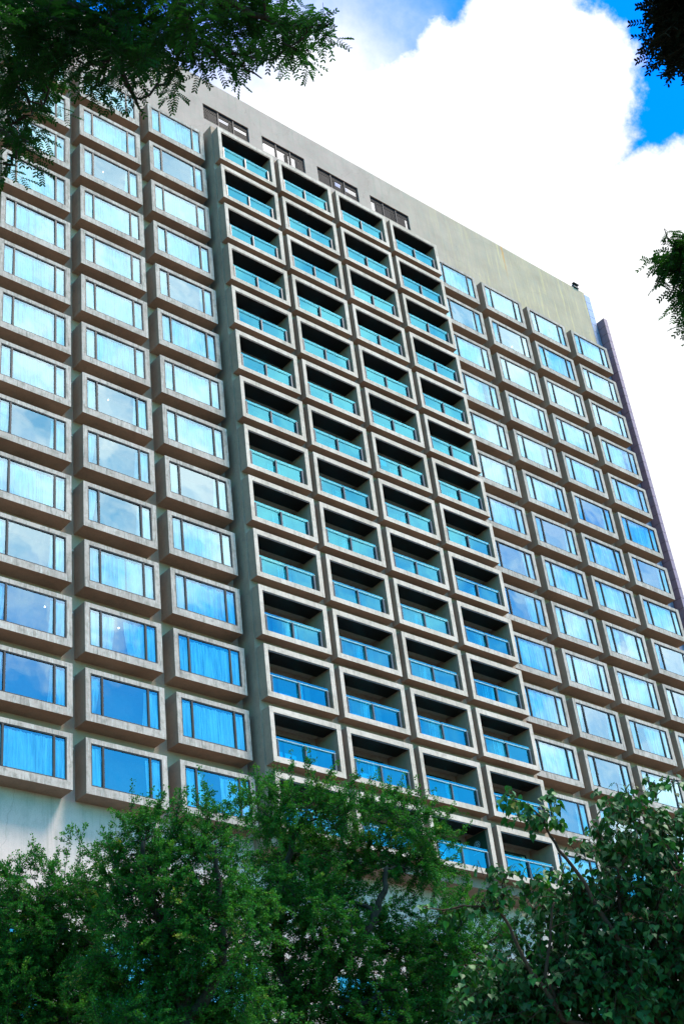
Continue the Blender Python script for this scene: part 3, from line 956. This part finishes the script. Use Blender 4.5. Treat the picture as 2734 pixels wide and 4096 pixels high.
def fig_tree():
    global RNG
    RNG = np.random.default_rng(404)
    D0 = 20.0
    g = ground_under(1500, 2300, D0)
    root = tag(link('fig_tree', None, None, tuple(g)), 'broad-leaved tree with heart-shaped glossy leaves and reddish stems, at the right', 'tree')
    tb = MB()
    skel = []
    def stem(pts, r0, r1):
        pts = np.array(pts, float)
        fine = [pts[0]]
        for a, b in zip(pts, pts[1:]):
            fine += list(bez(a, b, RNG.normal(0, 0.015, 3), 5, 0.006)[1:])
        rad = np.linspace(r0, r1, len(fine))
        tb.tube(np.array(fine), rad, 8)
        skel.append((np.array(fine), rad))
    q0 = at(1500, 2380, D0)
    stem([g, g + [0.05, 0.05, 3.5], q0, at(1500, 2200, D0), at(1515, 2060, D0), at(1500, 1960, D0), at(1470, 1860, D0)], 0.09, 0.014)
    stem([q0, at(1440, 2200, 19.7), at(1420, 2080, 19.7), at(1415, 1990, 19.7)], 0.05, 0.015)
    stem([q0, at(1420, 2160, 19.4), at(1340, 2025, 19.3), at(1280, 1950, 19.2), at(1248, 1885, 19.2), at(1215, 1850, 19.2)], 0.036, 0.010)
    stem([q0, at(1290, 2340, 19.3), at(1215, 2225, 19.2), at(1170, 2130, 19.1), at(1140, 2085, 19.1)], 0.036, 0.015)
    stem([at(1140, 2087, 19.1), at(1060, 2077, 19.0), at(1000, 2086, 19.0), at(968, 2080, 19.0)], 0.014, 0.006)
    stem([at(1140, 2087, 19.1), at(1150, 2030, 19.1), at(1165, 2000, 19.1)], 0.013, 0.007)
    stem([at(1280, 2330, 19.4), at(1250, 2240, 19.3), at(1262, 2150, 19.3), at(1270, 2070, 19.3)], 0.03, 0.012)
    stem([at(1515, 2060, D0), at(1560, 1960, 20.2), at(1575, 1850, 20.2)], 0.04, 0.012)
    blobs = make_blobs([(1445, 1880, 60), (1420, 1850, 35), (1545, 1900, 60), (1390, 1960, 70), (1470, 1980, 90), (1550, 2000, 80), (1290, 2060, 60), (1220, 2050, 40), (1345, 2090, 85), (1440, 2100, 100), (1540, 2110, 100), (1290, 2150, 85), (1380, 2190, 100), (1500, 2220, 110), (1580, 2230, 80), (1200, 2200, 70), (1240, 2270, 95), (1360, 2290, 110), (1480, 2330, 110), (1580, 2330, 80), (1150, 2280, 70), (1100, 2320, 60), (1180, 2340, 80), (1290, 2350, 80), (1120, 2220, 40), (1230, 2330, 90), (1330, 2230, 90), (1420, 2260, 90), (1530, 2290, 100), (1560, 2160, 80), (1650, 2050, 90), (1640, 2200, 100), (1640, 1920, 60)], D0, 0.55)
    tufts = make_blobs([(1190, 1845, 30), (1225, 1860, 36), (1260, 1870, 28), (1180, 1870, 16), (1130, 2030, 36), (1155, 2015, 30), (1110, 2055, 28), (1060, 2085, 16), (1020, 2090, 15), (985, 2085, 14), (1165, 2060, 26), (1500, 1790, 22), (1545, 1790, 18), (1440, 1815, 22), (1165, 1835, 12)], 19.15, 0.12)
    skeleton(tb, skel, blobs, 0.03)
    P, D, N_, S, T = [], [], [], [], []
    def twig(start, direc, length, nl, young=0.0):
        t = np.linspace(0, 1, 5)[:, None]
        curve = RNG.normal(0, 0.12, 3) + [0, 0, -0.12]
        pts = start + direc * length * t + curve * length * t ** 2
        tb.tube(pts, np.linspace(0.006, 0.003, 5), 4, 0, False)
        for k in range(nl):
            u = (k + 0.6) / nl
            b = start + direc * length * u + curve * length * u * u
            out = norm(unit(1)[0] + direc * 0.3)
            tip = b + out * RNG.uniform(0.04, 0.08) + [0, 0, -0.01]
            tb.tube([b, (b + tip) / 2 + [0, 0, 0.01], tip], 0.0017, 3, 0, False)
            dd = norm(out * np.array([0.75, 0.75, 0.3]) + [0, 0, -0.75] + RNG.normal(0, 0.18, 3))
            nn = norm(out * np.array([1, 1, 0]) * 0.9 + [0, 0, 0.75] + RNG.normal(0, 0.32, 3))
            P.append(tip); D.append(dd); N_.append(nn)
            S.append(RNG.uniform(0.065, 0.122))
            T.append(np.clip(RNG.beta(2.2, 2.6) * 0.9 + young * RNG.random() + (0.25 if RNG.random() < 0.012 else 0), 0, 0.985 if RNG.random() > 0.003 else 1.0))
    for c, r in blobs:
        n = int(92 * (r / 0.55) ** 2.2) + 6
        pts, u = blobpts(c, r * 0.95, n, (1, 1, 1))
        for p, uu in zip(pts, u):
            q, _ = fork(skel[-40:], p)
            if RNG.random() < 0.3:
                tb.tube(bez(q, p, RNG.normal(0, 0.03, 3), 5), np.linspace(0.009, 0.005, 5), 4, 0, False)
            twig(p, norm(uu * 0.8 + unit(1)[0] * 0.7 + [0, 0, 0.25]), RNG.uniform(0.15, 0.32), RNG.integers(5, 9), 0.25 if p[2] > c[2] + 0.5 * r else 0)
    for c, r in tufts:
        n = int(10 * (r / 0.2) ** 2) + 2
        pts, u = blobpts(c, r * 0.9, n)
        q, _ = fork(skel, c)
        tb.tube(bez(q, c, RNG.normal(0, 0.01, 3), 5), np.linspace(0.008, 0.005, 5), 5, 0, False)
        for p, uu in zip(pts, u):
            twig(p, norm(uu + unit(1)[0] * 0.6), RNG.uniform(0.10, 0.2), RNG.integers(4, 7), 0.35)
    tr = tb.mesh('trunk', ['bark_fig'], True)
    tr.transform(Matrix.Translation(Vector(-g)))
    link('trunk', tr, root)
    leaves_object('crown', root, LEAF_H, LEAF_HF, np.array(P) - g, np.array(D), np.array(N_), np.array(S), np.array(T), 'leaf_fig')

fig_tree()

# ---- overhanging rain trees: twice-pinnate leaves
LEAFLET = np.array([(0, 0, 0), (0.20, 0.18, 0), (0.27, 0.55, 0.01), (0.15, 0.92, 0), (0, 1.0, 0), (-0.17, 0.85, 0), (-0.19, 0.5, 0.01), (-0.12, 0.15, 0)])
LEAFLET_F = [(0, 1, 2, 3, 4, 5, 6, 7)]

def rain_tree(label, base, stems, blobs, n_leaves, lsz, mat, seed, extra=()):
    global RNG
    RNG = np.random.default_rng(seed)
    root = tag(link('rain_tree', None, None, tuple(base)), label, 'tree')
    tb = MB()
    skel = []
    for pts, r0, r1 in stems:
        pts = np.array(pts, float)
        fine = [pts[0]]
        for a, b in zip(pts, pts[1:]):
            fine += list(bez(a, b, RNG.normal(0, 0.03, 3), 6, 0.012)[1:])
        rad = np.linspace(r0, r1, len(fine))
        tb.tube(np.array(fine), rad, 8)
        skel.append((np.array(fine), rad))
    skeleton(tb, skel, blobs, 0.011)
    P, D, N_, S, T = [], [], [], [], []
    tot = sum(r ** 2 for _, r in blobs)
    for c, r in blobs:
        n = max(3, int(n_leaves * r ** 2 / tot))
        pts, u = blobpts(c, r, n, (1, 1, 0.8))
        for p, uu in zip(pts, u):
            hd = uu * np.array([1, 1, 0.2]) + unit(1)[0] * 0.6
            hd[2] -= 0.45
            hd = norm(hd)
            nr = norm(np.array([0, 0, 1.0]) + RNG.normal(0, 0.28, 3))
            sd = norm(np.cross(hd, nr))
            ln = lsz * RNG.uniform(7.0, 10.0)
            p = p - hd * ln * 0.55
            if RNG.random() < 0.35:
                q, _ = fork(skel[-50:], p)
                tb.tube(bez(q, p, RNG.normal(0, 0.02, 3), 4), np.linspace(0.006, 0.003, 4), 4, 0, False)
            tb.tube([p, p + hd * ln * 0.5, p + hd * ln + [0, 0, -0.1 * ln]], [0.0025, 0.002, 0.001], 3, 0, False)
            np_ = RNG.integers(4, 6)
            tl = np.clip(RNG.normal(0.45, 0.22), 0, 1)
            for k in range(np_):
                u_ = 0.15 + 0.85 * k / (np_ - 1)
                b0 = p + hd * ln * u_ + np.array([0, 0, -0.1 * ln * u_ * u_])
                for sg in (-1, 1):
                    pd = norm(hd * (0.45 + 0.5 * u_) + sd * sg * (1.0 - 0.35 * u_) + np.array([0, 0, -0.18]) + RNG.normal(0, 0.06, 3))
                    m_ = RNG.integers(5, 8)
                    pl = lsz * RNG.uniform(3.2, 4.1) * (0.65 + 0.35 * u_)
                    ps = norm(np.cross(pd, nr))
                    tb.tube([b0, b0 + pd * pl], 0.0014, 3, 0, False)
                    for j in range(m_):
                        v = (j + 0.8) / m_
                        grow = 0.55 + 0.5 * v
                        for s2 in (-1, 1):
                            ld = pd * (0.55 + 0.5 * v * v) + ps * s2
                            P.append(b0 + pd * pl * v + np.array([0, 0, -0.06 * pl * v * v]))
                            D.append(ld)
                            N_.append(nr + RNG.normal(0, 0.14, 3))
                            S.append(lsz * grow)
                            T.append(tl + RNG.normal(0, 0.1))
    tr = tb.mesh('trunk', ['bark'], True)
    tr.transform(Matrix.Translation(Vector(-np.array(base))))
    link('trunk', tr, root)
    leaves_object('crown', root, LEAFLET, LEAFLET_F, np.array(P) - np.array(base), np.array(D), np.array(N_), np.array(S), np.clip(np.array(T), 0, 1), mat)

DE = 13.0
gE = np.array([at(-900, 600, 12)[0], at(-900, 600, 12)[1], 0.0])
hub = at(-420, 30, 13.0)
rain_tree('feathery dark tree overhanging the upper left corner before the top windows', gE,
    [([gE, gE + [0.15, 0.1, 4.5], at(-650, 260, 12.6), hub], 0.24, 0.11),
     ([hub, at(-60, -60, 13), at(195, 20, 13), at(290, 190, 13), at(330, 260, 13)], 0.07, 0.007),
     ([hub, at(0, -160, 13.2), at(380, -30, 13.2), at(430, 70, 13.2), at(530, 150, 13.1), at(600, 180, 13.1)], 0.07, 0.006),
     ([at(0, -160, 13.2), at(400, -90, 13), at(520, 0, 13), at(640, 60, 13), at(700, 62, 13), at(765, 50, 13)], 0.05, 0.005),
     ([at(195, 20, 13), at(150, 110, 12.8), at(120, 180, 12.8)], 0.02, 0.008),
     ([at(125, 40, 12.8), at(190, 80, 12.8), at(290, 75, 12.8)], 0.016, 0.007),
     ([at(-300, 150, 12.7), at(-60, 290, 12.6), at(40, 335, 12.6), at(80, 350, 12.6)], 0.04, 0.008)],
    make_blobs([(40, 50, 95), (130, 60, 95), (230, 50, 95), (330, 55, 95), (430, 45, 85), (520, 45, 75), (600, 55, 65), (665, 65, 55), (705, 58, 36), (740, 54, 22), (90, 150, 75), (180, 140, 65), (270, 130, 65), (350, 125, 55), (40, 200, 55), (110, 215, 38), (225, 185, 30), (300, 180, 28), (55, 265, 42), (95, 255, 26), (25, 320, 40), (50, 325, 28), (12, 375, 32), (400, 170, 24), (470, 125, 45), (530, 120, 35), (590, 115, 35), (655, 125, 32), (700, 110, 24), (480, -60, 90), (620, -70, 80), (300, -80, 110), (100, -90, 110), (-110, 60, 110), (-120, 220, 90), (-100, 360, 60)], DE, 0.55),
    560, 0.035, 'leaf_rain', 505)

gF = np.array([at(2300, 500, 10)[0], at(2300, 500, 10)[1], 0.0])
hubF = at(1950, 20, 9.3)
rain_tree('nearly black feathery branch tree silhouetted against blue sky in the upper right corner', gF,
    [([gF, gF + [0, 0.1, 4.0], at(2150, 120, 9.6), hubF], 0.2, 0.08),
     ([hubF, at(1720, -20, 9.2), at(1600, 40, 9.1), at(1510, 60, 9.1)], 0.05, 0.006),
     ([hubF, at(1700, 90, 9.2), at(1590, 120, 9.2), at(1545, 150, 9.2)], 0.03, 0.006)],
    make_blobs([(1570, 10, 40), (1548, 18, 26), (1562, 58, 28), (1590, 75, 36), (1528, 40, 8), (1540, 70, 8), (1590, 105, 12), (1610, 110, 28), (1570, -50, 60), (1680, 20, 90), (1700, 110, 70)], 9.1, 0.2),
    380, 0.029, 'leaf_dark', 606)
gG = np.array([at(2100, 700, 15)[0], at(2100, 700, 15)[1], 0.0])
hubG = at(1850, 660, 15)
rain_tree('feathery green tree reaching in from the right edge against white cloud', gG,
    [([gG, gG + [0, 0.1, 6.0], at(1960, 800, 15.2), hubG], 0.22, 0.09),
     ([hubG, at(1700, 600, 15), at(1590, 590, 15), at(1530, 600, 15)], 0.05, 0.006),
     ([hubG, at(1680, 690, 15), at(1590, 690, 15), at(1560, 715, 15)], 0.03, 0.006)],
    make_blobs([(1565, 570, 26), (1540, 595, 18), (1560, 615, 22), (1525, 605, 9), (1530, 625, 9), (1568, 655, 12), (1580, 680, 16), (1572, 695, 7), (1660, 600, 90), (1660, 700, 80), (1550, 550, 18)], 15, 0.25),
    230, 0.041, 'leaf_rain', 707)

# ---- thin cable in front of the fig
p0, p1 = at(1040, 2368, 18.2), at(1420, 2255, 20.3)
dv = p1 - p0
pts = [p0 - dv * 2.2 + t * dv * 5.4 + np.array([0, 0, -0.9 * 4 * t * (1 - t) + 0.9]) * 0 for t in np.linspace(0, 1, 30)]
cb = MB().tube(pts, 0.003, 6).mesh('cable', ['cable'], True)
tag(link('cable', cb), 'thin dark overhead cable crossing before the broad-leaved tree', 'cable')

# ------------------------------------------------------------------ light and sky
SUN_EL, SUN_AZ = math.radians(60), math.radians(140)     # azimuth clockwise from +Y
sun = bpy.data.lights.new('sun', 'SUN')
sun.energy = 3.2
sun.angle = math.radians(16)
sun.color = (1.0, 0.90, 0.78)
so = link('sun', sun)
sd_ = Vector((math.sin(SUN_AZ) * math.cos(SUN_EL), math.cos(SUN_AZ) * math.cos(SUN_EL), math.sin(SUN_EL)))
so.rotation_euler = sd_.to_track_quat('Z', 'Y').to_euler()

world = bpy.data.worlds.new('World')
scene.world = world
world.use_nodes = True
nt = world.node_tree
nt.nodes.clear()
W = Nodes.__new__(Nodes)
W.t = nt
outw = nt.nodes.new('ShaderNodeOutputWorld')
bg = nt.nodes.new('ShaderNodeBackground')
bg.inputs['Strength'].default_value = 0.1
sky = nt.nodes.new('ShaderNodeTexSky')
sky.sky_type = 'NISHITA'
sky.sun_disc = False
sky.sun_elevation = SUN_EL
sky.sun_rotation = SUN_AZ
sky.air_density = 1.0
sky.dust_density = 0.4
sky.ozone_density = 2.5
hs = nt.nodes.new('ShaderNodeHueSaturation')
hs.inputs['Saturation'].default_value = 1.5
hs.inputs['Value'].default_value = 1.65
hs.inputs['Hue'].default_value = 0.492
nt.links.new(sky.outputs[0], hs.inputs['Color'])

tc = nt.nodes.new('ShaderNodeTexCoord')
dirv = tc.outputs['Generated']

def blob_field(items):
    cur = None
    for d, r in items:
        vm = nt.nodes.new('ShaderNodeVectorMath')
        vm.operation = 'DISTANCE'
        nt.links.new(dirv, vm.inputs[0])
        vm.inputs[1].default_value = tuple(d)
        v = W.math('SUBTRACT', 1.0, W.math('DIVIDE', vm.outputs['Value'], r))
        v = W.math('MULTIPLY', v, r / 0.02965)       # the same softness at every size
        cur = v if cur is None else W.math('MAXIMUM', cur, v)
    return cur
PXR = K / FPX
cl = [(1100, 380, 350), (1230, 220, 250), (1210, 80, 170), (1305, 130, 95), (1010, 230, 165), (1330, 310, 155), (1500, 600, 280), (1350, 800, 400), (1700, 900, 600),
      (890, 200, 105), (830, 250, 150), (640, 330, 150)]
fieldA = blob_field([(ray(x, y), r * PXR) for x, y, r in cl])
n1 = W.noise(dirv, 26.0, 9, 0.62)
fA = W.math('ADD', fieldA, W.math('MULTIPLY', W.math('SUBTRACT', n1, 0.5), 1.7))
cA = W.rng(fA, 0.12, 0.55, smooth=True)
haze = blob_field([(ray(560, 330), 300 * PXR), (ray(740, 230), 300 * PXR)])
hz = W.rng(W.math('ADD', haze, W.math('MULTIPLY', W.math('SUBTRACT', n1, 0.5), 2.0)), -1.0, 2.6, 0.0, 0.92, smooth=True)
cA = W.math('MAXIMUM', cA, hz)
# the unseen rest of the sky: broken cloud shaped to light the facade and its glass, thick towards the sun, mostly clear low in front of the facade
n2 = W.noise(dirv, 3.4, 8, 0.6)
sep = nt.nodes.new('ShaderNodeSeparateXYZ')
nt.links.new(dirv, sep.inputs[0])
dc = nt.nodes.new('ShaderNodeVectorMath')
dc.operation = 'DOT_PRODUCT'
nt.links.new(dirv, dc.inputs[0])
dc.inputs[1].default_value = tuple(CF)
front = W.rng(dc.outputs['Value'], 0.72, 0.86, 1.0, 0.0)         # the part of the sky away from the cloud bank above
bias = W.math('ADD', W.rng(sep.outputs['Z'], 0.2, 0.7, -0.10, 0.10), W.rng(sep.outputs['X'], -0.5, 0.8, -0.06, 0.10))
bias = W.math('ADD', bias, W.rng(sep.outputs['Z'], 0.78, 0.92, 0.0, 0.22))
bias = W.math('ADD', bias, W.rng(sep.outputs['Y'], -0.2, 0.3, 0.0, 0.12))
fB = W.math('ADD', n2, bias)
cB = W.math('MULTIPLY', W.rng(fB, 0.50, 0.66, smooth=True), front)
cov = W.math('MAXIMUM', cA, cB)
veil = W.rng(W.noise(dirv, 7.0, 5, 0.6), 0.35, 0.75, 0.0, 0.10)
cov = W.math('MAXIMUM', cov, W.math('MULTIPLY', veil, front))
skyg = W.mix(hs.outputs[0], W.mix((0.15, 1.10, 1.0), (0.10, 0.66, 1.10), W.rng(sep.outputs['Z'], 0.25, 0.65)), 1.0, 'MULTIPLY')
# cloud brightness, a little uneven; unseen cloud brighter in front, dimmer overhead, to light the facade
nb = W.noise(dirv, 18.0, 6, 0.6)
cc0 = W.mix((5.2, 5.22, 5.25), (3.9, 4.0, 4.15), W.rng(nb, 0.4, 0.7))
ccf = W.mix((11.8, 12.5, 13.6), (3.0, 6.6, 10.5), W.rng(nb, 0.4, 0.7))
bright = W.math('MULTIPLY', W.rng(sep.outputs['Y'], -0.35, 0.1, 1.0, 0.0), W.rng(sep.outputs['Z'], 0.72, 0.9, 1.0, 0.0))
ccd = W.mix((3.6, 3.5, 3.35), (2.6, 2.55, 2.5), W.rng(nb, 0.4, 0.7))
cc = W.mix(cc0, W.mix(ccd, ccf, bright), front)
skyc = W.mix(skyg, cc, cov)
nt.links.new(skyc, bg.inputs['Color'])
nt.links.new(bg.outputs[0], outw.inputs['Surface'])

# ------------------------------------------------------------------ render settings
scene.view_settings.view_transform = 'Standard'
scene.view_settings.look = 'None'
scene.view_settings.exposure = 1.4
scene.view_settings.gamma = 1.0
scene.cycles.use_denoising = True
scene.cycles.max_bounces = 8
scene.cycles.diffuse_bounces = 4
scene.cycles.glossy_bounces = 4
scene.cycles.transparent_max_bounces = 16
scene.cycles.sample_clamp_indirect = 8.0
